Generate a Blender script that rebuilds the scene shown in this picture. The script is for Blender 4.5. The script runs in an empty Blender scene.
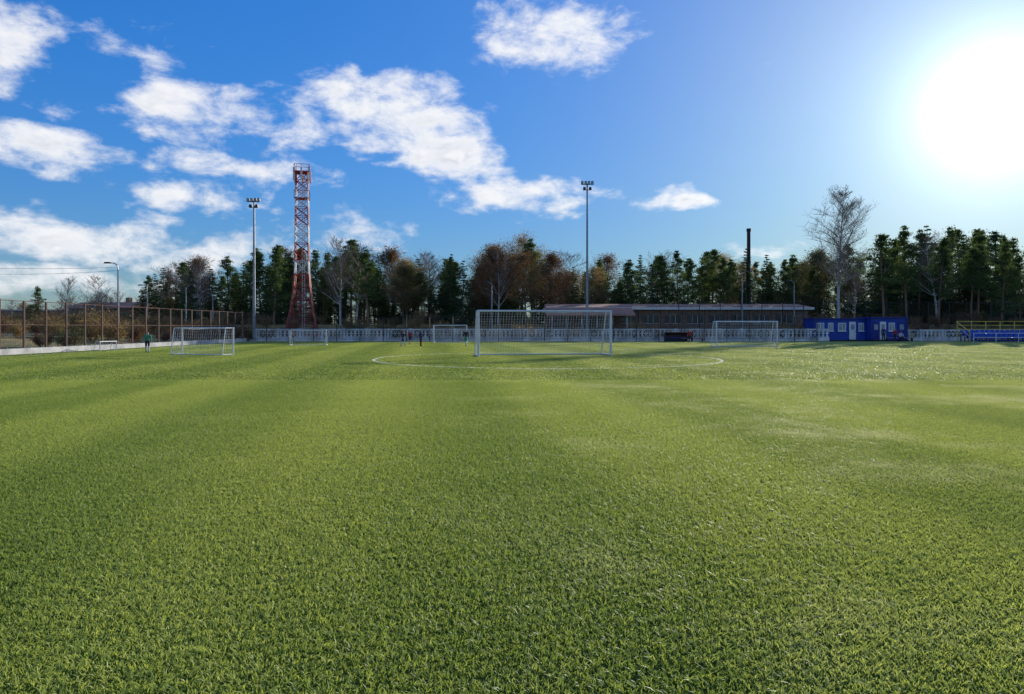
import bpy, math, random
import numpy as np
from mathutils import Vector, Matrix
random.seed(7)
R = np.random.default_rng(11)
scene = bpy.context.scene
COL = scene.collection
rad = math.radians

# ------------------------------------------------------------------ helpers
class MB:
    """mesh builder"""
    def __init__(s): s.v=[]; s.f=[]; s.m=[]; s.n=0
    def add(s, verts, faces, mat=0):
        s.v.extend([tuple(map(float,v)) for v in verts])
        s.f.extend([tuple(i+s.n for i in f) for f in faces]); s.m.extend([mat]*len(faces)); s.n+=len(verts)
    def tube(s,p0,p1,r0,r1=None,n=6,mat=0,cap=True):
        if r1 is None: r1=r0
        p0=np.array(p0,float); p1=np.array(p1,float); d=p1-p0; L=np.linalg.norm(d)
        if L<1e-6: return
        d/=L; a=np.array([0,0,1.]) if abs(d[2])<.9 else np.array([1.,0,0])
        u=np.cross(d,a); u/=np.linalg.norm(u); w=np.cross(d,u)
        vs=[]
        for p,r in((p0,r0),(p1,r1)):
            for i in range(n):
                t=2*math.pi*i/n; vs.append(p+r*(math.cos(t)*u+math.sin(t)*w))
        fs=[(i,(i+1)%n,n+(i+1)%n,n+i) for i in range(n)]
        if cap: fs+= [tuple(range(n-1,-1,-1)),tuple(range(n,2*n))]
        s.add(vs,fs,mat)
    def poly(s,pts,r,n=4,mat=0):
        for a,b in zip(pts[:-1],pts[1:]): s.tube(a,b,r,r,n,mat,cap=False)
    def box(s,c,size,mat=0,rz=0.0,taper=1.0):
        cx,cy,cz=c; x,y,z=[k/2 for k in size]; vs=[]
        for dz,t in((-z,1),(z,taper)):
            for dx,dy in((-x,-y),(x,-y),(x,y),(-x,y)):
                X=dx*t;Y=dy*t
                vs.append((cx+X*math.cos(rz)-Y*math.sin(rz),cy+X*math.sin(rz)+Y*math.cos(rz),cz+dz))
        s.add(vs,[(3,2,1,0),(4,5,6,7),(0,1,5,4),(1,2,6,5),(2,3,7,6),(3,0,4,7)],mat)
    def tris(s,C,size,mat=0,flat=1.0,elong=None):
        C=np.asarray(C,float); n=len(C)
        o=R.normal(size=(n,3,3)); o-=o.mean(1,keepdims=True)
        o[:,:,2]*=flat
        if elong is not None: o*=np.array(elong)
        sz=np.asarray(size,float)
        if sz.ndim==0: sz=np.full(n,float(sz))
        V=(C[:,None,:]+o*sz[:,None,None]).reshape(-1,3)
        s.v.extend(map(tuple,V.tolist())); b=s.n
        s.f.extend([(b+3*i,b+3*i+1,b+3*i+2) for i in range(n)]); s.m.extend([mat]*n); s.n+=3*n
    def mesh(s,name,mats,smooth=False):
        me=bpy.data.meshes.new(name); me.from_pydata(s.v,[],s.f)
        for m in mats: me.materials.append(m)
        me.polygons.foreach_set('material_index',s.m)
        if smooth: me.polygons.foreach_set('use_smooth',[True]*len(s.f))
        me.update(); return me
def obj(name,me,loc=(0,0,0),rz=0,parent=None,scale=None):
    o=bpy.data.objects.new(name,me); COL.objects.link(o); o.location=loc; o.rotation_euler=(0,0,rz)
    if scale is not None: o.scale=scale if hasattr(scale,'__len__') else (scale,)*3
    if parent: o.parent=parent
    return o
def empty(name,loc=(0,0,0)):
    o=bpy.data.objects.new(name,None); COL.objects.link(o); o.location=loc; o.empty_display_size=.2; return o

def newmat(name):
    m=bpy.data.materials.new(name); m.use_nodes=True; nt=m.node_tree; nt.nodes.clear(); return m,nt
def N(nt,t,**k):
    n=nt.nodes.new(t)
    for a,b in k.items(): setattr(n,a,b)
    return n
def setin(nt,n,i,v):
    if isinstance(v,bpy.types.NodeSocket): nt.links.new(v,n.inputs[i])
    else: n.inputs[i].default_value=v
def M(nt,op,a,b=None,c=None,clamp=False):
    n=N(nt,'ShaderNodeMath',operation=op); n.use_clamp=clamp
    setin(nt,n,0,a)
    if b is not None: setin(nt,n,1,b)
    if c is not None: setin(nt,n,2,c)
    return n.outputs[0]
def VM(nt,op,a,b=None):
    n=N(nt,'ShaderNodeVectorMath',operation=op); setin(nt,n,0,a)
    if b is not None: setin(nt,n,1,b)
    return n
def MIX(nt,f,a,b,mode='MIX'):
    n=N(nt,'ShaderNodeMix',data_type='RGBA',blend_type=mode)
    setin(nt,n,0,f); setin(nt,n,6,a); setin(nt,n,7,b); return n.outputs[2]
def MR(nt,v,a,b,c=0.,d=1.,smooth=False):
    n=N(nt,'ShaderNodeMapRange'); n.interpolation_type='SMOOTHSTEP' if smooth else 'LINEAR'
    setin(nt,n,0,v); n.inputs[1].default_value=a;n.inputs[2].default_value=b;n.inputs[3].default_value=c;n.inputs[4].default_value=d
    return n.outputs[0]
def NOISE(nt,vec,scale,detail=4,rough=.55,dist=0.):
    n=N(nt,'ShaderNodeTexNoise'); 
    if vec is not None: nt.links.new(vec,n.inputs['Vector'])
    n.inputs['Scale'].default_value=scale;n.inputs['Detail'].default_value=detail
    n.inputs['Roughness'].default_value=rough;n.inputs['Distortion'].default_value=dist
    return n
def c4(c): return (c[0],c[1],c[2],1)
def paint(name,c1,c2=None,rough=.6,metal=0.,scale=3.,bump=0.,trans=0.,spec=.5):
    m,nt=newmat(name); out=N(nt,'ShaderNodeOutputMaterial'); p=N(nt,'ShaderNodeBsdfPrincipled')
    g=N(nt,'ShaderNodeNewGeometry')
    nz=NOISE(nt,g.outputs['Position'],scale,4)
    if c2 is None: c2=tuple(k*.75 for k in c1)
    f=MR(nt,nz.outputs[0],.35,.65)
    nt.links.new(MIX(nt,f,c4(c1),c4(c2)),p.inputs['Base Color'])
    p.inputs['Roughness'].default_value=rough;p.inputs['Metallic'].default_value=metal
    p.inputs['Specular IOR Level'].default_value=spec
    if bump:
        b=N(nt,'ShaderNodeBump'); b.inputs['Strength'].default_value=bump; b.inputs['Distance'].default_value=.03
        nt.links.new(nz.outputs[0],b.inputs['Height']); nt.links.new(b.outputs[0],p.inputs['Normal'])
    nt.links.new(p.outputs[0],out.inputs[0]); return m
def leafmat(name,c1,c2,trans=.35):
    m,nt=newmat(name); out=N(nt,'ShaderNodeOutputMaterial')
    d=N(nt,'ShaderNodeBsdfDiffuse'); t=N(nt,'ShaderNodeBsdfTranslucent'); mx=N(nt,'ShaderNodeMixShader')
    g=N(nt,'ShaderNodeNewGeometry'); oi=N(nt,'ShaderNodeObjectInfo')
    nz=NOISE(nt,g.outputs['Position'],.9,1)
    f=M(nt,'ADD',M(nt,'MULTIPLY',MR(nt,nz.outputs[0],.3,.7),.5),M(nt,'MULTIPLY',oi.outputs['Random'],.5))
    c=MIX(nt,f,c4(c1),c4(c2)); nt.links.new(c,d.inputs['Color'])
    tc_=MIX(nt,1.,c,(1.5,1.4,1.,1),'MULTIPLY')
    nt.links.new(tc_,t.inputs[0])
    mx.inputs[0].default_value=trans; nt.links.new(d.outputs[0],mx.inputs[1]); nt.links.new(t.outputs[0],mx.inputs[2])
    nt.links.new(mx.outputs[0],out.inputs[0]); return m

# ------------------------------------------------------------------ camera
cam=bpy.data.cameras.new('camera'); co=bpy.data.objects.new('camera',cam); COL.objects.link(co)
co.location=(0,0,1.6); co.rotation_euler=(rad(90),0,0)
cam.sensor_width=36; cam.lens=24.6; cam.shift_y=-20/1024; cam.clip_end=6000; cam.clip_start=.05
scene.camera=co

# ------------------------------------------------------------------ sun + sky
SUN_EL=14.6; SUN_AZ=34.6
sd=Vector((math.sin(rad(SUN_AZ))*math.cos(rad(SUN_EL)),math.cos(rad(SUN_AZ))*math.cos(rad(SUN_EL)),math.sin(rad(SUN_EL))))
L=bpy.data.lights.new('sun','SUN'); L.energy=5.0; L.angle=rad(.5); L.color=(1,.94,.84)
lo=bpy.data.objects.new('sun',L); COL.objects.link(lo); lo.rotation_euler=sd.to_track_quat('Z','Y').to_euler(); lo.location=(60,90,40)

w=bpy.data.worlds.new('World'); scene.world=w; w.use_nodes=True; nt=w.node_tree; nt.nodes.clear()
out=N(nt,'ShaderNodeOutputWorld')
sky=N(nt,'ShaderNodeTexSky'); sky.sky_type='NISHITA'; sky.sun_disc=False
sky.sun_elevation=rad(SUN_EL); sky.sun_rotation=rad(SUN_AZ); sky.altitude=0; sky.air_density=1.0; sky.dust_density=.5; sky.ozone_density=3.0
bg=N(nt,'ShaderNodeBackground'); bg.inputs[1].default_value=.15
lum=VM(nt,'DOT_PRODUCT',sky.outputs[0],(.3,.5,.2)).outputs['Value']
k_=M(nt,'DIVIDE',1.,M(nt,'ADD',1.,M(nt,'MULTIPLY',M(nt,'MAXIMUM',M(nt,'SUBTRACT',lum,2.0),0.),.24)))
sc=N(nt,'ShaderNodeVectorMath',operation='SCALE'); nt.links.new(sky.outputs[0],sc.inputs[0]); nt.links.new(k_,sc.inputs['Scale'])
# thin high haze pulls the neutral circumsolar sky back to pale blue
warmf=MR(nt,lum,1.6,12.,0.,1.,True)
tcol=MIX(nt,warmf,(.74,.90,1.24,1),(.68,1.02,1.4,1))
tint=VM(nt,'MULTIPLY',sc.outputs[0],tcol).outputs[0]
hs=N(nt,'ShaderNodeHueSaturation'); hs.inputs['Saturation'].default_value=1.17; nt.links.new(tint,hs.inputs['Color'])
nt.links.new(hs.outputs[0],bg.inputs[0])
tc=N(nt,'ShaderNodeTexCoord'); nrm=tc.outputs['Generated']
sp=N(nt,'ShaderNodeSeparateXYZ'); nt.links.new(nrm,sp.inputs[0]); X,Y,Z=sp.outputs
az=M(nt,'MULTIPLY',M(nt,'ARCTAN2',X,Y),57.29578); el=M(nt,'MULTIPLY',M(nt,'ARCSINE',Z),57.29578)
cb=N(nt,'ShaderNodeCombineXYZ'); nt.links.new(az,cb.inputs[0]); nt.links.new(el,cb.inputs[1])
st=VM(nt,'MULTIPLY',nrm,(1.,1.,1.9)).outputs[0]
warp=NOISE(nt,st,9,3,.6)
wv=VM(nt,'MULTIPLY',VM(nt,'SUBTRACT',warp.outputs['Color'],(.5,.5,.5)).outputs[0],(9.,5.,0.)).outputs[0]
P=VM(nt,'ADD',cb.outputs[0],wv).outputs[0]
CL=[ # azimuth deg, elevation deg, half width, half height, weight
(-13.4,17.3,4.6,2.6,1.15),(-8.7,16.8,5.0,3.2,1.35),(-5.3,14.0,4.2,2.4,1.2),(0.9,10.6,7.2,1.6,1.15),(-17.5,15.,3.2,1.7,.7),
(-24.4,15.9,4.8,2.4,1.1),(-21.6,11.8,5.4,1.7,1.05),(-25.,9.8,4.6,1.3,.95),
(3.5,22.2,6.0,2.4,.95),(13.1,10.3,2.7,1.0,1.25),
(-34.,12.3,4.8,1.6,1.2),(-36.5,17.5,2.8,4.,.75),(-33,6.2,10,1.8,1.1),(-24,5.4,7,1.4,1.0),(-33,3.,9,1.3,.85),
(-27.7,19.5,3,1.6,.45),(-13.8,6.9,4.5,1.5,.5),(19.5,5.9,2,.6,.9)]
mask=None
for a,e,rx,ry,wt in CL:
    s1=VM(nt,'SUBTRACT',P,(a,e,0.)).outputs[0]
    s2=VM(nt,'MULTIPLY',s1,(1/rx,1/ry,0.)).outputs[0]
    dd=VM(nt,'DOT_PRODUCT',s2,s2).outputs['Value']
    v=M(nt,'MULTIPLY_ADD',dd,-.75*wt,wt)
    mask=v if mask is None else M(nt,'MAXIMUM',mask,v)
floor=MR(nt,M(nt,'ABSOLUTE',az),42,60,-.9,.2)  # unseen cloud cover beside and behind the camera, thickened to brighten the fill
mask=M(nt,'MAXIMUM',mask,floor)
fb=NOISE(nt,st,15,8,.63,.2)
off=VM(nt,'ADD',st,(.006,.004,.014)).outputs[0]
fb2=NOISE(nt,off,15,3,.6,.2)
den0=M(nt,'ADD',mask,M(nt,'MULTIPLY',M(nt,'SUBTRACT',fb.outputs[0],.53),4.4))
den=MR(nt,den0,-.25,1.35,0,1,True)
den=M(nt,'MULTIPLY',den,MR(nt,el,.0,3.,.25,.97))
lit=MR(nt,M(nt,'SUBTRACT',fb.outputs[0],fb2.outputs[0]),-.07,.07,0,1)
thick=MR(nt,den0,.9,2.3,0,1,True)
shade=M(nt,'MULTIPLY',thick,M(nt,'SUBTRACT',1.0,lit),clamp=True)
ccol=MIX(nt,shade,(.92,.93,.96,1),(.30,.37,.50,1))
cbg=N(nt,'ShaderNodeBackground'); nt.links.new(ccol,cbg.inputs[0]); cbg.inputs[1].default_value=1.0
mx=N(nt,'ShaderNodeMixShader'); nt.links.new(den,mx.inputs[0]); nt.links.new(bg.outputs[0],mx.inputs[1]); nt.links.new(cbg.outputs[0],mx.inputs[2])
# aureole around the sun (forward scattering in thin cloud)
cs=VM(nt,'DOT_PRODUCT',nrm,tuple(sd)).outputs['Value']
th=M(nt,'MULTIPLY',M(nt,'ARCCOSINE',M(nt,'MINIMUM',cs,.999999)),57.29578)
g1=M(nt,'MULTIPLY',M(nt,'EXPONENT',M(nt,'DIVIDE',th,-2.2)),2.4)
g2=M(nt,'MULTIPLY',M(nt,'EXPONENT',M(nt,'DIVIDE',th,-9.)),.62)
gb=N(nt,'ShaderNodeBackground'); gb.inputs[0].default_value=(.93,.98,1,1); nt.links.new(M(nt,'ADD',g1,g2),gb.inputs[1])
ad=N(nt,'ShaderNodeAddShader'); nt.links.new(mx.outputs[0],ad.inputs[0]); nt.links.new(gb.outputs[0],ad.inputs[1])
nt.links.new(ad.outputs[0],out.inputs[0])
scene.view_settings.view_transform='Standard'; scene.view_settings.look='None'; scene.view_settings.exposure=0

# ------------------------------------------------------------------ terrain
def sstep(a,b,x):
    t=min(1,max(0,(x-a)/(b-a))); return t*t*(3-2*t)
def gz(x,y):
    return max(2.0*sstep(84,104,y), .9*sstep(31,42,-x))
xs=[-2500,-1200,-600,-300,-200,-150,-120,-100,-80,-70,-60,-50,-46,-43,-40,-37,-34,-31,-29]+list(range(-20,81,10))+[100,130,170,250,400,700,1200,2500]
ys=[-1500,-600,-200,-80,-30,-10,0,20,40,60,76,80,83,85,87,89,91,93,95,97,99,101,103,106,112,120,135,150,180,250,400,800,1500,3500]
mb=MB(); vs=[(x,y,gz(x,y)-.03) for y in ys for x in xs]; nx=len(xs)
mb.add(vs,[(j*nx+i,j*nx+i+1,(j+1)*nx+i+1,(j+1)*nx+i) for j in range(len(ys)-1) for i in range(nx-1)])
m_ground,g_=newmat('dry_grass_soil')
o_=N(g_,'ShaderNodeOutputMaterial');p_=N(g_,'ShaderNodeBsdfPrincipled');ge=N(g_,'ShaderNodeNewGeometry')
n1=NOISE(g_,ge.outputs['Position'],.25,6,.6);n2=NOISE(g_,ge.outputs['Position'],3,6,.6)
c_=MIX(g_,MR(g_,n1.outputs[0],.4,.6),(.22,.20,.06,1),(.46,.32,.11,1)); c_=MIX(g_,MR(g_,n2.outputs[0],.45,.75),c_,(.09,.08,.04,1))
g_.links.new(c_,p_.inputs['Base Color']);p_.inputs['Roughness'].default_value=.95
b_=N(g_,'ShaderNodeBump');b_.inputs['Strength'].default_value=.8;b_.inputs['Distance'].default_value=.15;g_.links.new(n2.outputs[0],b_.inputs['Height']);g_.links.new(b_.outputs[0],p_.inputs['Normal'])
g_.links.new(p_.outputs[0],o_.inputs[0])
obj('ground',mb.mesh('ground',[m_ground],True))

# ------------------------------------------------------------------ turf
def turfmat(name,blade):
    m,nt=newmat(name); out=N(nt,'ShaderNodeOutputMaterial'); ge=N(nt,'ShaderNodeNewGeometry'); pos=ge.outputs['Position']
    sp=N(nt,'ShaderNodeSeparateXYZ'); nt.links.new(pos,sp.inputs[0]); x,y,z=sp.outputs
    dx=M(nt,'SUBTRACT',x,1.7); dy=M(nt,'SUBTRACT',y,35.2)
    rr=M(nt,'SQRT',M(nt,'ADD',M(nt,'MULTIPLY',dx,dx),M(nt,'MULTIPLY',dy,dy)))
    hw=.075
    l=M(nt,'LESS_THAN',M(nt,'ABSOLUTE',M(nt,'SUBTRACT',rr,8.5)),hw)
    l2=M(nt,'LESS_THAN',M(nt,'ABSOLUTE',M(nt,'SUBTRACT',y,69.)),hw)
    l3=M(nt,'LESS_THAN',M(nt,'ABSOLUTE',M(nt,'ADD',x,26.6)),.05)
    l=M(nt,'MAXIMUM',l,M(nt,'MAXIMUM',l2,l3))
    # brushed lanes + noise for wear and painted sheen
    patch=NOISE(nt,pos,.3,6,.7).outputs[0]; fine=NOISE(nt,pos,11,2,.65).outputs[0]
    # lanes left by the brushing machine: run up the pitch, soft edged and slightly wavy
    ph=M(nt,'ADD',M(nt,'ADD',x,M(nt,'MULTIPLY',y,.12)),M(nt,'MULTIPLY',patch,1.6))
    lane=M(nt,'MULTIPLY_ADD',M(nt,'COSINE',M(nt,'MULTIPLY',M(nt,'ADD',ph,.6),2*math.pi/4.6)),.5,.5)
    lane2=M(nt,'MULTIPLY_ADD',M(nt,'COSINE',M(nt,'MULTIPLY',M(nt,'ADD',ph,-1.),2*math.pi/1.7)),.5,.5)
    f=M(nt,'ADD',M(nt,'ADD',M(nt,'MULTIPLY',MR(nt,lane,.1,.9,0,1,True),.46),M(nt,'MULTIPLY',lane2,.12)),M(nt,'ADD',M(nt,'MULTIPLY',MR(nt,patch,.35,.65),.26),M(nt,'MULTIPLY',MR(nt,fine,.3,.7),.30)))
    if blade:
        at=N(nt,'ShaderNodeAttribute'); at.attribute_name='rnd'
        f=M(nt,'ADD',M(nt,'MULTIPLY',f,.6),M(nt,'MULTIPLY',at.outputs['Fac'],.45))
        c=MIX(nt,f,(.125,.23,.03,1),(.54,.61,.14,1))
        # worn patches, plus sun sheen painted into the fibre colour, paler toward +x
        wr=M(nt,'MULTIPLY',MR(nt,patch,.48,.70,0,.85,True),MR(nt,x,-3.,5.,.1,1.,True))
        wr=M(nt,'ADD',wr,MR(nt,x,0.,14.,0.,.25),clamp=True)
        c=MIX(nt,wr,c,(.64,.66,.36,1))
        c=MIX(nt,l,c,(.8,.82,.78,1))
        p=N(nt,'ShaderNodeBsdfPrincipled'); nt.links.new(c,p.inputs['Base Color']); p.inputs['Roughness'].default_value=.5
        p.inputs['Specular IOR Level'].default_value=.4
        t=N(nt,'ShaderNodeBsdfTranslucent'); tcx=MIX(nt,1.,c,(1.4,1.3,.9,1),'MULTIPLY'); nt.links.new(tcx,t.inputs[0])
        mx=N(nt,'ShaderNodeMixShader'); mx.inputs[0].default_value=.42
        nt.links.new(p.outputs[0],mx.inputs[1]); nt.links.new(t.outputs[0],mx.inputs[2]); nt.links.new(mx.outputs[0],out.inputs[0])
    else:
        c=MIX(nt,f,(.03,.055,.012,1),(.065,.10,.022,1)); c=MIX(nt,l,c,(.6,.63,.58,1))
        p=N(nt,'ShaderNodeBsdfDiffuse'); nt.links.new(c,p.inputs['Color'])
        nt.links.new(p.outputs[0],out.inputs[0])
    return m
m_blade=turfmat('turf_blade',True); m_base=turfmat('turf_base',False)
mb=MB(); mb.add([(-29,-20,0),(75,-20,0),(75,76,0),(-29,76,0)],[(0,1,2,3)])
turf=obj('artificial_turf_pitch',mb.mesh('turf_sheet',[m_base]))
def patch_mesh(seed,n=20000,S=2.0,hh=.0165,w0=.0016,w1=.0032):
    r=np.random.default_rng(seed)
    bx=r.uniform(-S/2,S/2,n); by=r.uniform(-S/2,S/2,n)
    q=np.zeros(n); lx=np.zeros(n); ly=np.zeros(n)
    for k in range(70):
        a,b=r.integers(-60,61,2); ph=r.uniform(0,6.28,3)
        arg=2*math.pi*(a*bx+b*by)/S
        q+=np.sin(arg+ph[0]); lx+=np.sin(arg+ph[1]); ly+=np.sin(arg+ph[2])
    q/=math.sqrt(35); lx/=math.sqrt(35); ly/=math.sqrt(35)
    h=hh*(1+.40*q)*r.uniform(.6,1.4,n); h=np.clip(h,.005,.04)
    th=r.uniform(0,6.283,n); wd=r.uniform(w0,w1,n)
    ux=np.cos(th)*wd; uy=np.sin(th)*wd
    le=.3; tx=bx+h*(le*lx+r.normal(0,.8,n)); ty=by+h*(le*ly+r.normal(0,.8,n))
    mx_=bx+(tx-bx)*.35; my_=by+(ty-by)*.35
    V=np.zeros((n,5,3))
    V[:,0]=np.stack([bx-ux,by-uy,np.zeros(n)],1); V[:,1]=np.stack([bx+ux,by+uy,np.zeros(n)],1)
    V[:,2]=np.stack([mx_+ux*.9,my_+uy*.9,h*.6],1); V[:,3]=np.stack([mx_-ux*.9,my_-uy*.9,h*.6],1)
    V[:,4]=np.stack([tx,ty,h*.95],1)
    me=bpy.data.meshes.new('turf_patch')
    b=np.arange(n)*5
    F4=np.stack([b,b+1,b+2,b+3],1); F3=np.stack([b+3,b+2,b+4],1)
    me.vertices.add(n*5); me.vertices.foreach_set('co',V.ravel())
    loops=np.concatenate([F4,F3],1).ravel()
    me.loops.add(len(loops)); me.loops.foreach_set('vertex_index',loops.astype(np.int32))
    me.polygons.add(2*n)
    ls=np.stack([np.arange(n)*7,np.arange(n)*7+4],1).ravel(); me.polygons.foreach_set('loop_start',ls.astype(np.int32))
    try: me.polygons.foreach_set('loop_total',np.tile([4,3],n).astype(np.int32))
    except Exception: pass
    me.update(calc_edges=True); me.validate()
    at=me.attributes.new('rnd','FLOAT','POINT'); rv=np.repeat(np.clip(r.uniform(0,1,n)*.8+.18*q,0,1),5); at.data.foreach_set('value',rv.astype(np.float32))
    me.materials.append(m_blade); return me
PM=[patch_mesh(s,40000) for s in (1,2,3,4)]
PF=[patch_mesh(s,14000,2.0,.019,.003,.0055) for s in (5,6)]
def inview(x,y,s): return abs(x)<.76*(y+s)+2.5
yy=1.0
while yy<20:
    xx=-28
    while xx<40:
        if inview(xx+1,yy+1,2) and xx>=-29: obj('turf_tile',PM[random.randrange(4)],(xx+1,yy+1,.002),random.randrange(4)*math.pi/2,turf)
        xx+=2
    yy+=2
yy=21.0
while yy<74:
    xx=-28
    while xx<70:
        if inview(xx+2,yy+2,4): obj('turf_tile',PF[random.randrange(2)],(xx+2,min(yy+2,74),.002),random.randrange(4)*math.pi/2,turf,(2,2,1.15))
        xx+=4
    yy+=4

# ------------------------------------------------------------------ materials
m_white=paint('white_paint',(.8,.8,.78),(.68,.68,.66),.4)
m_net=paint('net_cord',(.8,.8,.8),rough=.8)
m_galv=paint('galvanised_steel',(.35,.36,.38),(.25,.26,.28),.5,.6)
m_dark=paint('dark_steel',(.03,.03,.032),(.02,.02,.02),.6)
m_brownpost=paint('rusty_post',(.20,.10,.06),(.13,.07,.05),.7)
m_conc=paint('pale_concrete',(.60,.59,.55),(.36,.35,.33),.9,scale=1.2,bump=.4)
m_concw=paint('whitewashed_concrete',(.82,.81,.78),(.42,.41,.38),.9,scale=.9,bump=.4)
m_red=paint('tower_red',(.50,.06,.04),(.36,.04,.03),.6)
m_twhite=paint('tower_white',(.8,.76,.74),(.7,.62,.6),.6)
m_rust=paint('rust_red',(.34,.07,.05),(.22,.05,.04),.8)
m_blue=paint('cabin_blue',(.012,.065,.42),(.01,.05,.34),.5)
m_blued=paint('cabin_blue_dark',(.008,.03,.24),(.006,.02,.2),.5)
m_seat=paint('seat_blue',(.02,.10,.55),(.015,.07,.45),.4)
m_glass=paint('window_glass',(.35,.4,.45),(.2,.25,.3),.15)
m_dglass=paint('dark_window',(.03,.035,.04),(.02,.02,.03),.15)
m_brick=paint('buff_brick',(.34,.22,.14),(.26,.16,.1),.9,scale=6)
m_dbrick=paint('brown_boards',(.26,.17,.12),(.17,.11,.08),.9,scale=2)
m_roof=paint('rusty_roof',(.48,.24,.15),(.32,.16,.11),.8,scale=.8)
m_fascia=paint('pale_fascia',(.78,.77,.74),(.62,.6,.56),.7)
m_yellow=paint('yellow_rail',(.75,.55,.08),rough=.5)
m_skin=paint('skin',(.5,.3,.22),(.45,.26,.19),.6)
m_hair=paint('hair',(.03,.02,.015),rough=.8)

# ------------------------------------------------------------------ goals
def netpatch(mb,A,B,C,Dd,sp,r,sag=.08,mat=1):
    A,B,C,Dd=[np.array(p,float) for p in (A,B,C,Dd)]
    nrm=np.cross(B-A,Dd-A); nn=np.linalg.norm(nrm); nrm=nrm/nn if nn else nrm
    nu=max(2,int(np.linalg.norm(B-A)/sp)); nv=max(2,int(max(np.linalg.norm(Dd-A),np.linalg.norm(C-B))/sp))
    def q(u,v):
        p=(A*(1-u)+B*u)*(1-v)+(Dd*(1-u)+C*u)*v
        return p+np.array([0,0,-1.])*sag*4*u*(1-u)*v*(1-v)*4*.5+nrm*sag*.5*math.sin(7*u)*math.sin(math.pi*v)
    for i in range(nu+1): mb.poly([q(i/nu,t) for t in (0,.25,.5,.75,1)],r,3,mat)
    for j in range(nv+1): mb.poly([q(t,j/nv) for t in np.linspace(0,1,7)],r,3,mat)
def goal(name,loc,rz,W,H,top,bot,r=.055,sp=.2,nr=.004):
    """opening faces local -Y, depth runs to +Y"""
    mb=MB(); h=W/2
    for x in(-h,h):
        mb.tube((x,0,.0),(x,0,H),r,r,10)
        mb.tube((x,0,H),(x,top,H),r*.6,r*.6,6); mb.tube((x,top,H),(x,bot,.04),r*.6,r*.6,6); mb.tube((x,0,.04),(x,bot,.04),r*.7,r*.7,6)
    mb.tube((-h-r,0,H),(h+r,0,H),r,r,10); mb.tube((-h,bot,.04),(h,bot,.04),r*.7,r*.7,6); mb.tube((-h,top,H),(h,top,H),r*.5,r*.5,6)
    netpatch(mb,(-h,top,H),(h,top,H),(h,bot,.05),(-h,bot,.05),sp,nr)
    netpatch(mb,(-h,0,H),(h,0,H),(h,top,H),(-h,top,H),sp,nr)
    for x in(-h,h): netpatch(mb,(x,0,H),(x,top,H),(x,bot,.05),(x,0,.05),sp,nr,.03)
    return obj(name,mb.mesh(name,[m_white,m_net]),(loc[0],loc[1],.02),rz)
goal('football_goal',(1.82,37.9),math.atan2(1.2,7.32),7.32,2.44,.9,1.8,.06,.15,.0045)
goal('football_goal',(-17.5,40.2),rad(160),3.7,1.52,.6,.85,.045,.15,.0045)
goal('football_goal',(18.3,54.5),rad(4),4.85,2.0,.7,1.2,.055,.2,.006)
goal('football_goal',(-17.5,60.),rad(6),3.0,1.3,.5,1.,.035,.25,.005)
goal('football_goal',(-6.2,70.),rad(0),3.3,1.75,.6,1.,.045,.25,.006)
goal('football_goal',(-31+3.6,47.5),rad(80),1.5,.6,.3,.5,.03,.15,.005)

# ------------------------------------------------------------------ floodlights and lamps
def floodlight(h,heads=4,loc=(0,0,0)):
    mb=MB(); mb.tube((0,0,0),(0,0,h),.17,.085,10,0); mb.box((0,0,.1),(.6,.6,.2),2)
    mb.tube((-.65,0,h-.1),(.65,0,h-.1),.05,.05,6,0); mb.tube((-.45,0,h-.75),(.45,0,h-.75),.04,.04,6,0)
    for i in range(heads):
        x=-.58+1.16*i/(heads-1)
        mb.box((x,-.18,h+.05),(.30,.3,.38),1,0,.85); mb.box((x,-.35,h+.02),(.24,.03,.3),3)
    for x in(-.33,.33): mb.box((x,-.16,h-.6),(.32,.26,.32),1,0,.85)
    return obj('floodlight_mast',mb.mesh('floodlight_mast',[m_galv,m_dark,m_conc,m_glass]),loc)
floodlight(15.4,4,(-28.2,76.5,0)); floodlight(18.2,4,(8.7,81.,0))
def lamp(h,loc,arm=1.,rz=0,mat=None):
    mb=MB(); mb.tube((0,0,0),(0,0,h-.6),.11,.06,8,0)
    pts=[(0,0,h-.6),(-.1*arm,0,h-.25),(-.4*arm,0,h-.05),(-arm,0,h)]
    mb.poly(pts,.045,6,0); mb.box((-arm-.2,0,h-.0),(.6,.24,.14),1,0,.7); mb.box((0,0,.15),(.35,.35,.3),2)
    return obj('street_lamp',mb.mesh('street_lamp',[mat or m_galv,m_dark,m_conc]),loc,rz)
lamp(6.8,(-34.9,62.,.5),.75); lamp(6.,(-46.9,90,1.),.7); lamp(5.8,(-41.,88,1.),.6,math.pi)
lamp(5.,(-37.2,87,.8),.6); lamp(7.,(-2.6,90,.4),.7); lamp(8.,(30.6,93,1.),.8,math.pi); lamp(6.8,(37.5,93,1.),.7)
mb=MB()
for (a,b,sg) in (((-62,60,8.0),(-34.9,62,6.9),.6),((-62,60,7.6),(-34.9,62,6.6),.8)):
    a=np.array(a,float);b=np.array(b,float)
    mb.poly([a*(1-t)+b*t+np.array([0,0,-4*sg*t*(1-t)]) for t in np.linspace(0,1,15)],.012,4)
obj('overhead_cable',mb.mesh('overhead_cable',[m_dark]))
mb=MB(); mb.tube((0,0,0),(0,0,8.),.15,.1,8); mb.tube((-.8,0,7.6),(.8,0,7.6),.05,.05,6)
obj('utility_pole',mb.mesh('utility_pole',[m_galv]),(-62,60,.5))
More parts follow.
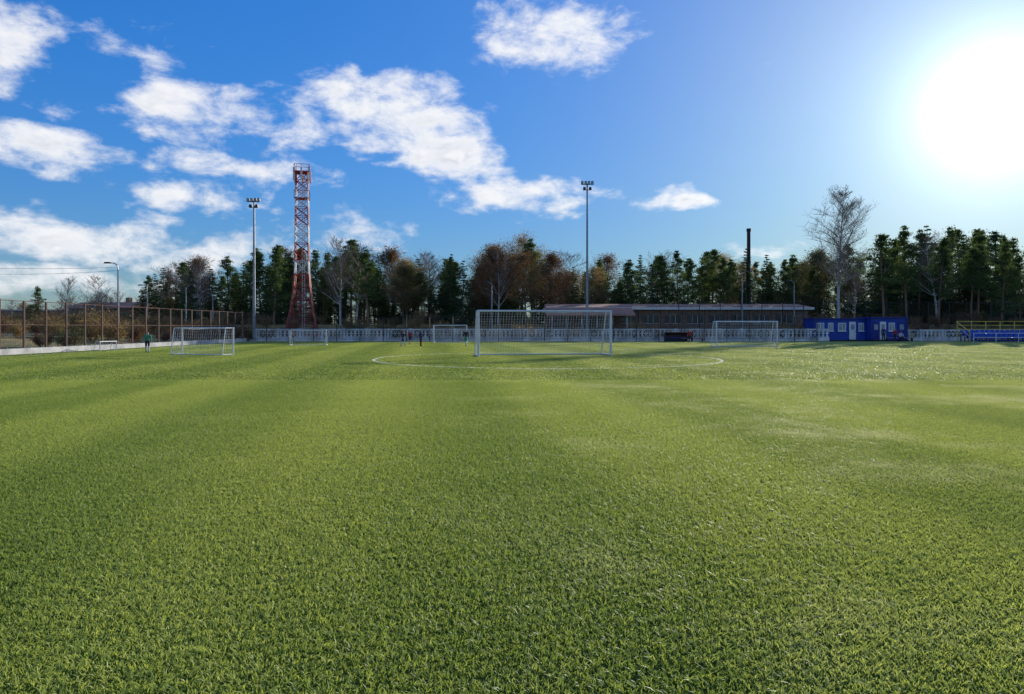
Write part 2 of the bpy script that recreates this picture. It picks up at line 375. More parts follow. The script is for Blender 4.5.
# chimney
mb=MB(); mb.tube((0,0,0),(0,0,15.),.32,.27,14,0); mb.tube((0,0,14.7),(0,0,15.15),.34,.34,14,0); mb.box((0,0,.4),(1.4,1.4,.8),1)
for z in (5,10): mb.tube((0,0,z),(0,0,z+.12),.36,.36,14,0)
obj('boiler_chimney',mb.mesh('boiler_chimney',[m_dark,m_conc]),(36.2,107,1.5))

# ------------------------------------------------------------------ lattice tower
mb=MB(); TH=20.6; FL=9.6
def hw_(z):
    if z<FL: 
        t=z/FL; return 1.25*(1-t)**1.9+.78
    return .78-.1*(z-FL)/(TH-FL)
levels=[0,1.6,3.2,4.8,6.4,8.0,9.6]; z=FL
while z<TH-.9: z+=1.1; levels.append(z)
cor=lambda z:[np.array((sx*hw_(z),sy*hw_(z),z)) for sx,sy in((-1,-1),(1,-1),(1,1),(-1,1))]
for i in range(len(levels)-1):
    a=cor(levels[i]);b=cor(levels[i+1]); zc=levels[i]
    mat=2 if zc<5 else (0 if int((zc-5)/2.2)%2==0 else 1)
    for k in range(4):
        mb.tube(a[k],b[k],.12 if zc<8 else .08,None,5,mat); mb.tube(b[k],b[(k+1)%4],.045,None,4,mat)
        mb.tube(a[k],b[(k+1)%4],.045,None,4,mat); mb.tube(a[(k+1)%4],b[k],.045,None,4,mat)
        if zc<6:
            mid=(a[k]+a[(k+1)%4])/2; mb.tube(mid,b[k],.03,None,4,mat); mb.tube(mid,b[(k+1)%4],.03,None,4,mat)
zt=levels[-1]
for z in (zt-.1,zt-3.3):
    mb.box((0,0,z),(1.75,1.75,.07),0)
    for k in range(4):
        a=[(-.87,-.87),(.87,-.87),(.87,.87),(-.87,.87)]; p=a[k];q=a[(k+1)%4]
        mb.tube((p[0],p[1],z+.9),(q[0],q[1],z+.9),.03,None,4,0); mb.tube((p[0],p[1],z),(p[0],p[1],z+.9),.03,None,4,0)
for (x,y) in((-.9,-.7),(.9,-.75),(0,-.98),(-.9,.8),(.95,.7),(0,.95)):
    mb.box((x,y,zt-.4),(.22,.14,1.6),1)
for x,y,h in((0,0,1.1),(.6,.3,.8),(-.6,-.4,.9)): mb.tube((x,y,zt),(x,y,zt+h),.035,None,5,0)
for k in range(60): mb.tube((.0,.25,k*.33),(.3,.25,k*.33),.018,None,3,1)
for x in(0,.3): mb.tube((x,.25,0),(x,.25,zt),.03,None,4,1)
for p in cor(0): mb.box((p[0],p[1],.1),(.7,.7,.5),3)
obj('telecom_lattice_tower',mb.mesh('telecom_lattice_tower',[m_red,m_twhite,m_rust,m_conc]),(-25.8,86,.05),rad(12))

# ------------------------------------------------------------------ fences
def meshfence(name,a,b,h,post=2.,wire=.2,mats=None,wr=.004,pr=.04,rails=2):
    a=np.array(a,float);b=np.array(b,float); L_=np.linalg.norm(b-a); d=(b-a)/L_; mb=MB(); n=int(round(L_/post))
    up=np.array([0,0,1.])
    for i in range(n+1):
        p=a+d*L_*i/n; hh=h+random.uniform(-.03,.03); mb.tube(p,p+up*hh,pr,pr,5,0)
    for j in range(rails+1):
        z=.3+(h-.35)*j/rails; mb.tube(a+up*z,b+up*z,.02,None,4,0,False)
    k=int(L_/wire)
    for i in range(k): p=a+d*(i+.5)*wire; mb.tube(p+up*.2,p+up*(h-.05),wr,None,3,1,False)
    for j in range(int(h/wire)): z=.2+j*wire; mb.tube(a+up*z,b+up*z,wr,None,3,1,False)
    return obj(name,mb.mesh(name,mats or [m_brownpost,m_dark]))
meshfence('mesh_fence',(-29.3,30,0),(-29.3,76,0),3.2,2.0,.2,None,.0035,.07)
meshfence('mesh_fence',(-29.3,76.2,0),(34,78,0),2.7,2.5,.25,[m_dark,m_dark],.005,.045)
meshfence('mesh_fence',(20,84,0.0),(75,84,0.0),4.6,2.5,.3,[m_dark,m_dark],.006,.05,3)
mb=MB(); mb.box((0,0,.17),(.25,46,.34),0)
for i in range(24): mb.box((.0,-23+i*2+.02,.36),(.29,.06,.05),0)
obj('concrete_kerb_wall',mb.mesh('kerb_wall',[m_conc]),(-29.0,53,0))
def concfence(name,x0,x1,y,h):
    """precast panels: bottom slab, top rail, open lattice of uprights and diagonals"""
    mb=MB(); x=x0
    while x<x1:
        mb.box((x,0,h*.5),(.2,.2,h+.1),0)
        mb.box((x+1.25,.0,.2),(2.3,.08,.4),0); mb.box((x+1.25,0,h-.07),(2.3,.09,.14),0); mb.box((x+1.25,0,h*.62),(2.3,.07,.08),0)
        for i in range(5):
            c=x+.33+i*.46; r_=random.random()
            if r_<.75: mb.box((c,.005,.4+(h-.54)*.5),(.13,.06,h-.542),0)
            mb.tube((c-.2,-.02,.4),(c+.2,-.02,h-.14),.035,None,4,0); mb.tube((c+.2,.03,.4),(c-.2,.03,h-.14),.035,None,4,0)
        x+=2.5
    return obj(name,mb.mesh(name,[m_concw]),(0,y,0))
concfence('concrete_fence',-29,34,79.2,1.4); concfence('concrete_fence',44.5,80,80.5,1.3)

# ------------------------------------------------------------------ long low building
mb=MB(); X0,X1=5.,40.; 
mb.box(((X0+X1)/2,0,1.6),(X1-X0,9,3.2),0)
x=X0+.2
while x<X1:
    mb.box((x,-4.62,1.6),(.2,.24,3.18),0)
    if x+3<X1:
        mb.box((x+1.5,-4.52,1.9),(2.1,.06,1.1),2)
        for k in(-.35,.35): mb.box((x+1.5+k,-4.57,1.9),(.06,.05,1.1),1)
        mb.box((x+1.5,-4.56,1.3),(2.3,.14,.08),1)
    x+=3.
mb.box(((X0+X1)/2,-.2,3.34),(X1-X0+1,10.2,.30),4)
mb.add([(X0-.4,-5.2,3.51),(X1+.4,-5.2,3.51),(X1+.4,5,3.51),(X0-.4,5,3.51),(X0-.4,0,4.1),(X1+.4,0,4.1)],[(0,1,5,4),(3,4,5,2),(0,4,3),(1,2,5)],3)
mb.add([(X0-.6,-8.4,2.5),(X0+11,-8.4,2.5),(X0+11,-4.9,3.55),(X0-.6,-4.9,3.55),(X0-.6,-8.4,2.3),(X0+11,-8.4,2.3)],[(0,1,2,3),(0,4,5,1)],3)
for i in range(6): mb.box((X0+.2+i*1.95,-8.1,1.1),(.14,.14,2.6),1)
obj('long_low_building',mb.mesh('long_low_building',[m_dbrick,m_conc,m_dglass,m_roof,m_fascia]),(0,99,.75))
mb=MB(); mb.box((0,0,2.3),(11,7,4.6),0)
for i in range(4):
    for z in(1.4,3.3): mb.box((-4+i*2.7,-3.52,z),(1.2,.08,1.1),2); mb.box((-4+i*2.7,-3.56,z-.6),(1.4,.14,.08),1)
mb.add([(-6,-4,4.6),(6,-4,4.6),(6,4,4.6),(-6,4,4.6),(-6,0,5.7),(6,0,5.7)],[(0,1,5,4),(3,4,5,2),(0,4,3),(1,2,5),(3,2,1,0)],3); mb.box((2,1,5.9),(.7,.7,1.2),0)
obj('brick_house',mb.mesh('brick_house',[m_brick,m_conc,m_dglass,m_roof]),(-66,116,.0),rad(-8))
mb=MB(); mb.box((0,0,1.8),(26,6,3.6),0); mb.box((0,0,3.7),(26.6,6.6,.25),1)
for i in range(9): mb.box((-12+i*3,-3.02,2),(1.4,.08,1.2),2)
obj('low_garage_block',mb.mesh('low_garage_block',[m_brick,m_conc,m_dglass]),(-86,128,.9))

# ------------------------------------------------------------------ blue cabins
def cabin(name,loc,W,Dp,H,items,rz=0):
    root=empty(name,loc); root.rotation_euler=(0,0,rz)
    mb=MB(); mb.box((0,0,H/2+.12),(W,Dp,H),0)
    n=int(W/.18)
    for i in range(n): 
        x=-W/2+.1+i*.18
        mb.box((x,-Dp/2-.012,H/2+.12),(.07,.03,H-.24),0)
    for sx in(-1,1):
        for sy in(-1,1): mb.box((sx*(W/2),sy*(Dp/2),H/2+.12),(.16,.16,H+.02),1)
        m_=int(Dp/.2)
        for j in range(m_): mb.box((sx*(W/2+.012),-Dp/2+.15+j*.2,H/2+.12),(.03,.07,H-.24),0)
    obj('walls',mb.mesh('walls',[m_blue,m_blued]),(0,0,0),0,root)
    mb=MB(); mb.box((0,0,H+.2),(W+.3,Dp+.4,.14),0); mb.box((0,0,.06),(W+.1,Dp+.1,.12),1)
    obj('roof',mb.mesh('roof',[m_blued,m_dark]),(0,0,0),0,root)
    for kind,x,ww in items:
        mb=MB()
        if kind=='w':
            mb.box((x,-Dp/2-.05,1.6),(ww,.05,.95),0); mb.box((x,-Dp/2-.08,1.6),(ww-.16,.03,.79),1); mb.box((x,-Dp/2-.10,1.6),(.06,.03,.8),0); mb.box((x,-Dp/2-.12,1.1),(ww+.1,.14,.05),0)
            obj('window',mb.mesh('window',[m_white,m_glass]),(0,0,0),0,root)
        else:
            mb.box((x,-Dp/2-.05,1.17),(ww,.06,2.05),0); mb.box((x,-Dp/2-.085,1.17),(ww-.14,.03,1.9),0); mb.box((x,-Dp/2-.105,1.6),(ww-.35,.02,.6),1); mb.tube((x+ww*.32,-Dp/2-.13,1.05),(x+ww*.32,-Dp/2-.13,1.2),.02,None,5,2)
            mb.box((x,-Dp/2-.4,.08),(ww+.2,.6,.16),2)
            obj('door',mb.mesh('door',[m_white if kind=='d' else m_blued,m_glass,m_dark]),(0,0,0),0,root)
    return root
cabin('blue_site_cabin',(37.6,81.5,0),6.0,2.6,2.35,[('w',-2.3,.9),('w',-1.1,.6),('w',.2,.9),('d',1.4,.75),('w',2.4,.6)])
cabin('blue_site_cabin',(42.6,80.4,0),4.0,2.6,2.45,[('D',-1.5,.8),('d',-.7,.7),('w',.3,.7),('D',1.4,.8)])

# ------------------------------------------------------------------ bleachers on right
mb=MB(); W=9.
for i in range(3):
    z=.25+i*.28; y=i*.75
    mb.box((0,y,z),(W,.6,.05),2); mb.box((0,y-.33,z-.1),(W,.03,.14),1)
    s=-W/2+.3
    while s<W/2-.2: mb.box((s,y+.08,z+.16),(.40,.38,.04),0); mb.box((s,y+.27,z+.33),(.40,.04,.30),0); mb.box((s,y+.08,z+.08),(.08,.1,.12),2); s+=.52
for x in np.linspace(-W/2,W/2,7):
    for i in range(3): mb.box((x,i*.75,(.25+i*.28)/2),(.08,.08,.25+i*.28),2)
    mb.tube((x,2.2,0),(x,2.2,2.2),.05,None,6,3)
for z in(1.35,1.78,2.2): mb.tube((-W/2,2.2,z),(W/2,2.2,z),.045,None,6,3)
for x in np.linspace(-W/2,W/2,5): mb.tube((x,-.9,0),(x,-.9,.95),.035,None,6,4)
for z in(.5,.95): mb.tube((-W/2,-.9,z),(W/2,-.9,z),.035,None,6,4)
for x in(-W/2-.1,W/2+.1):
    mb.tube((x,-.35,0),(x,-.35,1.1),.05,None,6,3); mb.tube((x,-.35,1.1),(x,2.2,2.2),.05,None,6,3)
    mb.tube((x,-.35,.6),(x,2.2,1.7),.035,None,6,3)
obj('blue_bleachers',mb.mesh('blue_bleachers',[m_seat,m_blued,m_dark,m_yellow,m_white]),(53.2,74.3,0),rad(-4))
# team shelter
mb=MB(); W=2.9
pts=[(-.7,.0),(-.72,.7),(-.55,.95),(-.2,1.07),(.25,1.05)]
for a,b in zip(pts[:-1],pts[1:]):
    mb.add([(-W/2,-a[0],a[1]),(W/2,-a[0],a[1]),(W/2,-b[0],b[1]),(-W/2,-b[0],b[1])],[(0,1,2,3)],0)
for x in(-W/2,W/2):
    mb.add([(x,-p[0],p[1]) for p in pts]+[(x,-.25,0)],[(0,1,2,3,4,5)],0)
    mb.tube((x,-.25,0),(x,-.25,1.05),.03,None,5,1)
mb.box((0,.3,.42),(W-.2,.35,.06),2); mb.box((0,.3,.2),(W-.4,.06,.4),1)
obj('team_dugout',mb.mesh('team_dugout',[paint('dugout_brown',(.10,.05,.05)),m_dark,m_blue]),(17.9,75.2,.0))

# ------------------------------------------------------------------ vegetation
m_bark=paint('bark_brown',(.15,.115,.085),(.09,.07,.055),.9,scale=4)
m_barkp=paint('bark_pine',(.30,.17,.10),(.17,.11,.075),.9,scale=4)
m_birch=paint('bark_birch',(.62,.59,.54),(.32,.28,.25),.8,scale=2.5)
m_twig=paint('twig',(.28,.20,.14),(.18,.13,.10),.9)
m_twigb=paint('twig_pale',(.30,.26,.20),(.21,.18,.14),.9)
m_pine=leafmat('needles_pine',(.050,.095,.036),(.115,.155,.052),.36)
m_spr=leafmat('needles_spruce',(.036,.074,.035),(.075,.115,.048),.32)
m_rustl=leafmat('leaves_rust',(.13,.075,.042),(.21,.125,.06),.38)
m_tan=leafmat('leaves_tan',(.24,.17,.08),(.36,.26,.10),.42)
m_ol=leafmat('leaves_olive',(.085,.10,.038),(.15,.145,.055),.38)
def unit(v): return v/np.linalg.norm(v)
def grow(mb,p,d,L_,r,lvl,mx,tips,up=.12,ang=.75,kids=2,bm=0,tm=1,seg=4,thin=.012):
    step=L_/seg
    for i in range(seg):
        d=unit(d+R.normal(0,.11,3)+np.array([0,0,up])); q=p+d*step; r1=max(thin*.6,r*(1-.75*(i+1)/seg) if lvl==mx else r*(1-.55*(i+1)/seg))
        r0=max(thin*.8,r*(1-(.75 if lvl==mx else .55)*i/seg))
        mb.tube(p,q,r0,r1,5 if lvl<2 else 3,bm if lvl<2 else tm,False); p=q
        if lvl<mx:
            for k in range(kids+(1 if lvl==0 else 0)):
                if lvl==0 and i<1: continue
                a=R.uniform(0,2*math.pi); s=np.array([math.cos(a),math.sin(a),R.uniform(-.1,.5)]); nd=unit(d*(1-ang*.55)+unit(s)*ang)
                grow(mb,p,nd,L_*R.uniform(.38,.58)*(1-.45*i/seg if lvl==0 else 1),r1*.55,lvl+1,mx,tips,up,ang,kids,bm,tm,3,thin)
        if lvl>=mx-1: tips.append(p)
    return p
def bare(seed,birch=True,leaf=None,H=10,kids=2,nleaf=4,sp=.35,mx=3,ls=.11,thin=.012,ang=.65,tw=None,up=.07,wide=.34,start=2,pw=.7,nb=3,n=12,lim=.4):
    global R; R=np.random.default_rng(seed); mb=MB(); tips=[]
    p=np.array([0,0,0.]); d=np.array([0,0,1.]); r=.014*H
    for i in range(n):
        d=unit(d+R.normal(0,.035,3)+np.array([0,0,.1])); q=p+d*H*.95/n; r1=r*(1-.9*((i+1)/n)**.9); r0=r*(1-.9*(i/n)**.9)
        mb.tube(p,q,r0,max(r1,.012),7,0,False); p=q
        if i>=start:
            t=(i-start)/(n-start-1)
            for k in range(nb):
                a=R.uniform(0,6.283); LL=H*(wide*(1-t)**pw*(.6+.4*min(1,t*3.5))+.07)*R.uniform(.6,1.1)
                nd=unit(np.array([math.cos(a)*ang*1.3,math.sin(a)*ang*1.3,R.uniform(.4,1.)])); grow(mb,p,nd,LL,r1*lim+.008,1,mx,tips,up,ang,kids,0,1,4,thin)
    if leaf:
        T=np.array(tips); C=np.repeat(T,nleaf,0)+R.normal(0,sp,(len(T)*nleaf,3)); keep=R.uniform(0,1,len(C))<.9
        mb.tris(C[keep],R.uniform(.6,1.3,keep.sum())*ls,2,.8)
    return mb.mesh('bare_tree' if leaf is None else 'leafy_tree',[m_birch if birch else m_bark,tw or m_twig]+([leaf] if leaf else []))
def pine(seed,H=10,low=.35,wide=.2):
    global R; R=np.random.default_rng(seed); mb=MB(); p=np.array([0,0,0.]); n=10; pts=[p]
    d=np.array([0,0,1.])
    for i in range(n):
        d=unit(d+R.normal(0,.03,3)+np.array([0,0,.1])); q=p+d*H*.97/n; mb.tube(p,q,.012*H*(1-.85*i/n),.012*H*(1-.85*(i+1)/n),7,0,False); p=q; pts.append(p)
    pts=np.array(pts); C=[]
    nl=46
    for i in range(nl):
        t=low+(1-low)*((i//3*3+R.uniform(0,1))/nl); f=min(t,.999)*n; k=min(n-1,int(f)); base=pts[k]+(pts[k+1]-pts[k])*(f-k)
        u=min(1,(t-low)/(1-low)); prof=(max(.01,1-u)**.95)*(.55+.45*min(1,u*3))
        LL=H*wide*1.15*prof*R.uniform(.4,1.3)+.1; a=R.uniform(0,6.283)
        dd=unit(np.array([math.cos(a),math.sin(a),R.uniform(-.05,.3)+.9*u])); q=base; rr=.004*H*(1-.6*u)
        for s in range(4):
            dd=unit(dd+np.array([0,0,.1])+R.normal(0,.12,3)); q2=q+dd*LL/4; mb.tube(q,q2,rr*(1-.2*s),rr*(.8-.2*s),4,0,False); q=q2
            if s>=1:
                for z in range(1 if s<3 else 2):
                    cc=q+R.normal(0,.09*H*wide,3)*np.array([1,1,.4])*(1-.6*u); C.append((cc,.021*H*R.uniform(.6,1.4)*(1-.45*u)))
    for c,s in C:
        m_=int(38*R.uniform(.6,1.3)); pc=c+R.normal(0,1,(m_,3))*np.array([s,s,s*.5])*1.2; mb.tris(pc,.05*R.uniform(.6,1.4,m_),1,1.3)
    return mb.mesh('pine',[m_barkp,m_pine])
def spruce(seed,H=10,wide=.2):
    global R; R=np.random.default_rng(seed); mb=MB(); mb.tube((0,0,0),(0,0,H*.98),.012*H,.01,7,0,False); C=[]
    z=.04*H
    while z<H*.98:
        u=z/H; n=7 if u<.8 else 5; LL0=H*wide*(1-u)**.9*(.75 if u<.15 else 1)+.05
        for k in range(n):
            a=R.uniform(0,6.283); LL=LL0*R.uniform(.5,1.25); dr=R.uniform(-.35,-.05) if u<.7 else R.uniform(0,.4)
            end=np.array([math.cos(a)*LL,math.sin(a)*LL,dr*LL]); b=np.array([0,0,z]); mb.tube(b,b+end,.02,.006,3,0,False)
            m_=int(10+28*LL); t=R.uniform(.15,1,m_)**.8; pc=b+end*t[:,None]+R.normal(0,1,(m_,3))*np.array([.10,.10,.05])*(.4+LL*.5); pc[:,2]-=R.uniform(0,.2,m_)*LL*.6; C.append(pc)
        z+=.033*H*R.uniform(.8,1.2)
    C=np.concatenate(C); mb.tris(C,.055*R.uniform(.7,1.4,len(C)),1)
    return mb.mesh('spruce',[m_bark,m_spr])
def bush(seed,leaf,n=900):
    global R; R=np.random.default_rng(seed); mb=MB(); tips=[]
    for k in range(14):
        a=R.uniform(0,6.283); p=np.array([math.cos(a)*.4*R.uniform(0,1),math.sin(a)*.4*R.uniform(0,1),0]); d=unit(np.array([math.cos(a)*.6,math.sin(a)*.6,1.]))
        grow(mb,p,d,R.uniform(1.2,2.),.02,1,3,tips,.05,.6,2,0,0,4,.01)
    T=np.array(tips); k=max(1,int(n/len(T))); C=np.repeat(T,k,0)+R.normal(0,.15,(len(T)*k,3)); mb.tris(C,.05*R.uniform(.7,1.5,len(C)),1)
    return mb.mesh('shrub',[m_twig,leaf])
PINE=[pine(21),pine(22,low=.45,wide=.22),pine(23,low=.2,wide=.18),pine(24,low=.35,wide=.17)]
SPR=[spruce(31,wide=.21),spruce(32,wide=.17),spruce(33,wide=.25)]
BARE=[bare(41),bare(42),bare(43,False),bare(44,False)]
RUST=[bare(51,False,m_rustl,nleaf=3,mx=3,ls=.065),bare(52,False,m_rustl,nleaf=2,mx=3,ls=.06),bare(53,False,m_tan,nleaf=2,mx=3,ls=.05),bare(54,False,m_ol,nleaf=4,mx=3,ls=.065)]
BUSH=[bush(61,m_rustl,600),bush(62,m_tan),bush(63,m_ol,700),bush(64,m_tan,400)]
BIG=bare(71,True,None,10,3,mx=3,thin=.008,ang=.66,tw=m_twigb,up=.03,wide=.18,start=4,pw=.5,nb=4,n=16,lim=.3)
R=np.random.default_rng(99)
SK=[(-.80,.03),(-.62,.04),(-.53,.058),(-.50,.084),(-.40,.092),(-.35,.115),(-.30,.104),(-.25,.118),(-.20,.104),(-.16,.092),(-.05,.098),(-.02,.118),(.04,.11),(.08,.092),(.11,.082),(.16,.092),(.27,.10),(.35,.102),(.43,.096),(.47,.094),(.52,.122),(.60,.135),(.66,.125),(.74,.124),(.9,.12)]
def skyline(b): return float(np.interp(b,[s[0] for s in SK],[s[1] for s in SK]))
forest=empty('distant_forest')
def pick(b):
    r=random.random()
    if b<-.53: return random.choice(BARE+RUST[2:])
    if b<-.27: return random.choice(PINE+SPR) if r<.85 else random.choice(BARE+RUST[:1])
    if b<-.2: return random.choice(BARE) if r<.45 else random.choice(PINE)
    if b<-.05: return random.choice(PINE+SPR) if r<.78 else random.choice(RUST+BARE)
    if b<.09: return random.choice(RUST) if r<.3 else random.choice(PINE+SPR+BARE[:2])
    if b<.3: return random.choice(PINE+SPR) if r<.85 else random.choice(RUST[1:]+BARE)
    if b<.48: return random.choice(PINE+SPR) if r<.75 else random.choice(RUST[2:]+BARE)
    return random.choice(PINE+SPR) if r<.88 else random.choice(BARE[:3])
for Yr,stp in ((107,3.2),(113,3.1),(121,3.2),(130,3.4),(141,3.8)):
    x=-.80*Yr
    while x<.88*Yr:
        y=Yr+random.uniform(-3,3); b=x/y; xx=x+random.uniform(-1.5,1.5)
        s=skyline(b); z=gz(xx,y); H=(1.6+s*y-z)*random.choice((random.uniform(.9,1.15),random.uniform(.65,.95)))
        if (b<-.53 and random.random()<.5) or (4<xx<41 and y<106): x+=stp; continue
        me=pick(b); o=obj('forest_tree',me,(xx,y,z-.05),random.uniform(0,6.28),forest,H/10)
        o.scale=(o.scale[0]*random.uniform(1.05,1.45),)*2+(o.scale[2],)
        x+=stp*random.uniform(.6,1.4)
# young spruces and scrub close the forest edge
for Yr in (109,117,127):
    x=-.52*Yr
    while x<.88*Yr:
        y=Yr+random.uniform(-2,2); H=random.uniform(3.,6.)
        o=obj('forest_tree',random.choice(SPR+RUST[3:]),(x,y,gz(x,y)-.1),random.uniform(0,6.28),forest,H/10); o.scale=(H/10*1.5,H/10*1.5,H/10)
        x+=random.uniform(1.6,3.2)
under=empty('bank_undergrowth')
for Yr in (82,87,91,97,104,112,122):
    x=-.8*Yr
    while x<.85*Yr:
        y=Yr+random.uniform(-2,2); xx=x+random.uniform(-1,1)
        if not(3<xx<42 and 89.5<y<106) and not (Yr<86 and 33<xx<46) and abs(xx+26)>1.8:
            o=obj('shrub',random.choice(BUSH+BUSH[1:2]),(xx,y,gz(xx,y)-.05),random.uniform(0,6.28),under,random.uniform(.35,.8))
        x+=random.uniform(1.8,4.2)
for i in range(60):
    y=random.uniform(34,84); xx=-31.5-random.uniform(0,14)
    obj('shrub',random.choice(BUSH),(xx,y,gz(xx,y)-.05),random.uniform(0,6.28),under,random.uniform(.45,.9))
def tree(name,me,b,y,top,wid=1.):
    """bearing b, distance y, top slope"""
    x=b*y; z=gz(x,y); H=1.6+top*y-z; s=H/10
    o=obj(name,me,(x,y,z-.05),random.uniform(0,6.28)); o.scale=(s*wid,s*wid,s)
tree('birch_tree',BIG,.466,97,.194,1.)
tree('birch_tree',BARE[0],-.245,101,.125); tree('birch_tree',BARE[1],-.222,103,.118); tree('birch_tree',BARE[1],-.60,92,.072); tree('birch_tree',BARE[0],-.635,95,.07)
tree('birch_tree',BARE[0],-.02,102,.112)
tree('pine_tree',PINE[0],-.205,100,.112,1.4); tree('pine_tree',PINE[2],-.34,101,.12,1.3); tree('spruce_tree',SPR[0],-.07,99,.098,1.3)
tree('pine_tree',PINE[2],-.675,90,.06,1.3); tree('pine_tree',PINE[1],-.30,108,.115,1.2); tree('spruce_tree',SPR[2],-.46,103,.088)
tree('pine_tree',PINE[1],.53,96,.135,1.2);tree('pine_tree',PINE[0],.565,99,.145,1.1);tree('pine_tree',PINE[3],.61,97,.13,1.2);tree('pine_tree',PINE[1],.655,98,.115,1.2);tree('pine_tree',PINE[2],.70,96,.125,1.2)
tree('oak_tree',RUST[0],-.03,104,.108,1.2);tree('oak_tree',RUST[1],.02,103,.10,1.3);tree('oak_tree',RUST[0],.055,105,.10,1.1);tree('oak_tree',RUST[3],-.15,104,.085,1.2)
tree('spruce_tree',SPR[1],.20,106,.092,1.3);tree('pine_tree',PINE[3],.26,107,.10,1.3);tree('pine_tree',PINE[0],.31,107,.098,1.3)

# ------------------------------------------------------------------ people
def person(name,loc,H,face,pose,shirt,shorts,socks=None,shoes=m_dark):
    J={'pel':(0,0,.53),'bel':(0,0,.62),'che':(0,.0,.74),'nec':(0,0,.835),'he1':(0,.01,.885),'he2':(0,.008,.945)}
    for s,k in((-1,'L'),(1,'R')):
        J['sh'+k]=(s*.105,0,.80); J['el'+k]=(s*.135,-.01,.63); J['wr'+k]=(s*.14,.03,.48); J['ha'+k]=(s*.14,.04,.43)
        J['hi'+k]=(s*.055,0,.50); J['kn'+k]=(s*.06,.01,.275); J['an'+k]=(s*.06,-.01,.05); J['to'+k]=(s*.065,.085,.018)
    J.update(pose); names=list(J); idx={n:i for i,n in enumerate(names)}
    E=[('pel','bel'),('bel','che'),('che','nec'),('nec','he1'),('he1','he2')]
    for k in'LR': E+=[('che','sh'+k),('sh'+k,'el'+k),('el'+k,'wr'+k),('wr'+k,'ha'+k),('pel','hi'+k),('hi'+k,'kn'+k),('kn'+k,'an'+k),('an'+k,'to'+k)]
    rr={'pel':(.085,.062),'bel':(.078,.055),'che':(.09,.062),'nec':(.034,.036),'he1':(.045,.052),'he2':(.047,.058)}
    lr={'sh':.042,'el':.029,'wr':.02,'ha':.022,'hi':.062,'kn':.041,'an':.026,'to':.024}
    me=bpy.data.meshes.new(name); me.from_pydata([tuple(c*H for c in J[n]) for n in names],[(idx[a],idx[b]) for a,b in E],[])
    o=bpy.data.objects.new('tmp',me); COL.objects.link(o)
    o.modifiers.new('skin','SKIN'); sb=o.modifiers.new('sub','SUBSURF'); sb.levels=2; sb.render_levels=2
    for n in names:
        sv=me.skin_vertices[0].data[idx[n]]; r_=rr.get(n) or (lr[n[:2]],)*2; sv.radius=(r_[0]*H,r_[1]*H); sv.use_root=(n=='pel')
    dg=bpy.context.evaluated_depsgraph_get(); me2=bpy.data.meshes.new_from_object(o.evaluated_get(dg)); bpy.data.objects.remove(o)
    mats=[shirt,shorts,m_skin,m_hair,socks or m_skin,shoes,m_white]
    me2.materials.clear()
    for m_ in mats: me2.materials.append(m_)
    P0=np.array([J[a] for a,b in E])*H; P1=np.array([J[b] for a,b in E])*H
    hc=(np.array(J['he1'])+np.array(J['he2']))*.5*H
    for f in me2.polygons:
        f.use_smooth=True; c=np.array(f.center); d=P1-P0; t=np.clip(((c-P0)*d).sum(1)/(d*d).sum(1),0,1); q=P0+d*t[:,None]; i=int(np.argmin(((c-q)**2).sum(1)))
        a,b=E[i]
        if b in('he1','he2'): m_=3 if (c[2]>hc[2]+.025*H or c[1]<hc[1]-.01*H) else 2
        elif a[:2] in('wr',): m_=2
        elif a[:2]=='el': m_=0 
        elif b in('bel','che','nec') or a[:2] in('sh',) or b[:2]=='sh': m_=0 if not (b=='nec' and t[i]>.7) else 2
        elif b[:2]=='hi' or a[:2]=='hi': m_=1
        elif a[:2]=='kn': m_=4
        elif a[:2]=='an': m_=5
        else: m_=1
        f.material_index=m_
    root=empty(name,loc); root.rotation_euler=(0,0,face)
    obj('body',me2,(0,0,0),0,root)
    mb=MB(); he=np.array(J['he1'])*.4+np.array(J['he2'])*.6; he=he*H
    for s in(-1,1): mb.box(he+np.array((s*.018*H,.056*H,0)),(.012*H,.006*H,.007*H),3); mb.box(he+np.array((s*.05*H,0,-.004*H)),(.01*H,.02*H,.03*H),2)
    mb.box(he+np.array((0,.062*H,-.014*H)),(.014*H,.018*H,.022*H),2); mb.box(he+np.array((0,.056*H,-.034*H)),(.026*H,.006*H,.005*H),1)
    obj('face',mb.mesh('face',[m_hair,m_rust,m_skin,m_dark]),(0,0,0),0,root)
    mb=MB()
    for k,s in(('L',-1),('R',1)):
        h0=np.array(J['ha'+k])*H; dd=unit(np.array(J['ha'+k])*H-np.array(J['wr'+k])*H)
        for j,l in enumerate((.036,.042,.039,.030)):
            p=h0+np.array((0,(j-1.5)*.011*H,0)); m1=p+dd*l*.6*H; mb.tube(p,m1,.0055*H,.005*H,5,0); mb.tube(m1,m1+unit(dd+np.array((-s*.5,0,0)))*l*.45*H,.005*H,.0035*H,5,0)
        tb=h0-dd*.015*H; mb.tube(tb,tb+unit(dd+np.array((0,1.,0)))*.035*H,.007*H,.005*H,5,0)
    obj('fingers',mb.mesh('fingers',[m_skin]),(0,0,0),0,root)
    return root
m_black=paint('black_cloth',(.03,.03,.035),rough=.9); m_green=paint('green_bib',(.06,.32,.16),rough=.8); m_navy=paint('navy_cloth',(.03,.04,.12),rough=.9)
m_wcl=paint('white_cloth',(.7,.7,.7),rough=.9); m_redc=paint('red_cloth',(.4,.04,.04),rough=.9)
walk={'knL':(-.06,.09,.29),'anL':(-.06,.10,.06),'toL':(-.065,.19,.03),'knR':(.06,.0,.28),'anR':(.06,-.12,.08),'toR':(.065,-.05,.018),'elL':(-.14,-.06,.64),'wrL':(-.15,-.04,.50),'haL':(-.15,-.03,.45),'elR':(.14,.03,.64),'wrR':(.14,.12,.53),'haR':(.14,.15,.49)}
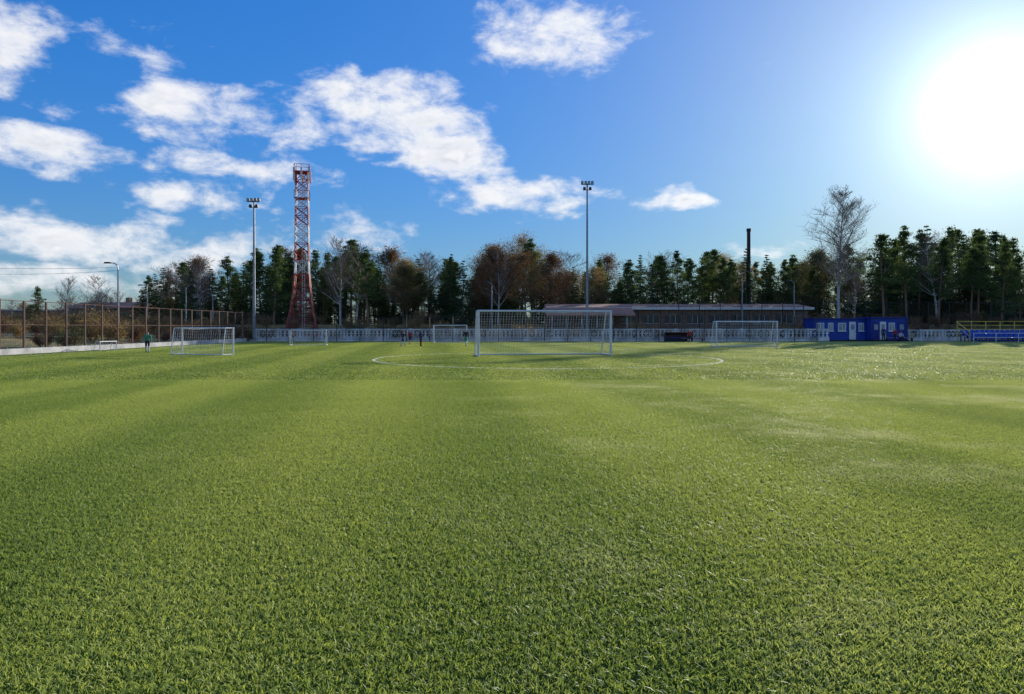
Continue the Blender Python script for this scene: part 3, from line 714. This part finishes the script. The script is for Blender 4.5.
sit={'pel':(0,0,.27),'bel':(0,.01,.36),'che':(0,.03,.48),'nec':(0,.05,.575),'he1':(0,.07,.625),'he2':(0,.075,.685)}
for s,k in((-1,'L'),(1,'R')):
    sit.update({'sh'+k:(s*.105,.04,.54),'el'+k:(s*.15,.1,.4),'wr'+k:(s*.11,.22,.34),'ha'+k:(s*.09,.26,.32),'hi'+k:(s*.06,.03,.26),'kn'+k:(s*.07,.25,.28),'an'+k:(s*.07,.25,.05),'to'+k:(s*.075,.34,.018)})
person('child_player',(-22.4,43.0,.012),1.36,rad(200),walk,m_green,m_black,m_wcl)
person('child_player',(-9.0,58,.012),1.4,rad(90),walk,m_black,m_navy,m_wcl); person('child_player',(-7.5,57.5,.012),1.4,rad(-60),{},m_navy,m_black,m_redc)
person('child_player',(-3.75,57.,.012),1.45,rad(150),walk,m_black,m_green,m_wcl)
person('child_player',(-9.6,66.,.012),1.3,rad(20),{},m_redc,m_black)
person('seated_spectator',(19.0,74.5,0),1.6,rad(180),sit,m_black,m_black,m_black)
person('child_player',(17.6,69.5,.012),1.4,rad(180),walk,m_redc,m_black,m_wcl)
person('spectator',(41.2,77.6,0),1.65,rad(170),{},m_navy,m_black,m_black); person('spectator',(42.4,77.4,0),1.5,rad(120),walk,m_redc,m_black,m_black)
person('seated_spectator',(43.3,78.,.0),1.6,rad(180),sit,m_wcl,m_black,m_black)
mb=MB(); mb.box((0,0,.4),(3.2,.35,.06),0)
for x in(-1.4,1.4): mb.box((x,0,.19),(.08,.3,.37),1)
obj('wooden_bench',mb.mesh('bench',[m_roof,m_dark]),(43.2,78.05,0))
mb=MB(); mb.box((0,0,.4),(2.4,.35,.06),0)
for x in(-1.,1.): mb.box((x,0,.19),(.08,.3,.37),1)
obj('wooden_bench',mb.mesh('bench',[m_roof,m_dark]),(19.3,74.55,0))
mb=MB(); R=np.random.default_rng(5)
C=np.stack([R.uniform(-12,14,50),R.uniform(3.2,22,50),np.full(50,.022)],1); mb.tris(C,.014,0,.3)
obj('fallen_leaves',mb.mesh('fallen_leaves',[m_tan]))
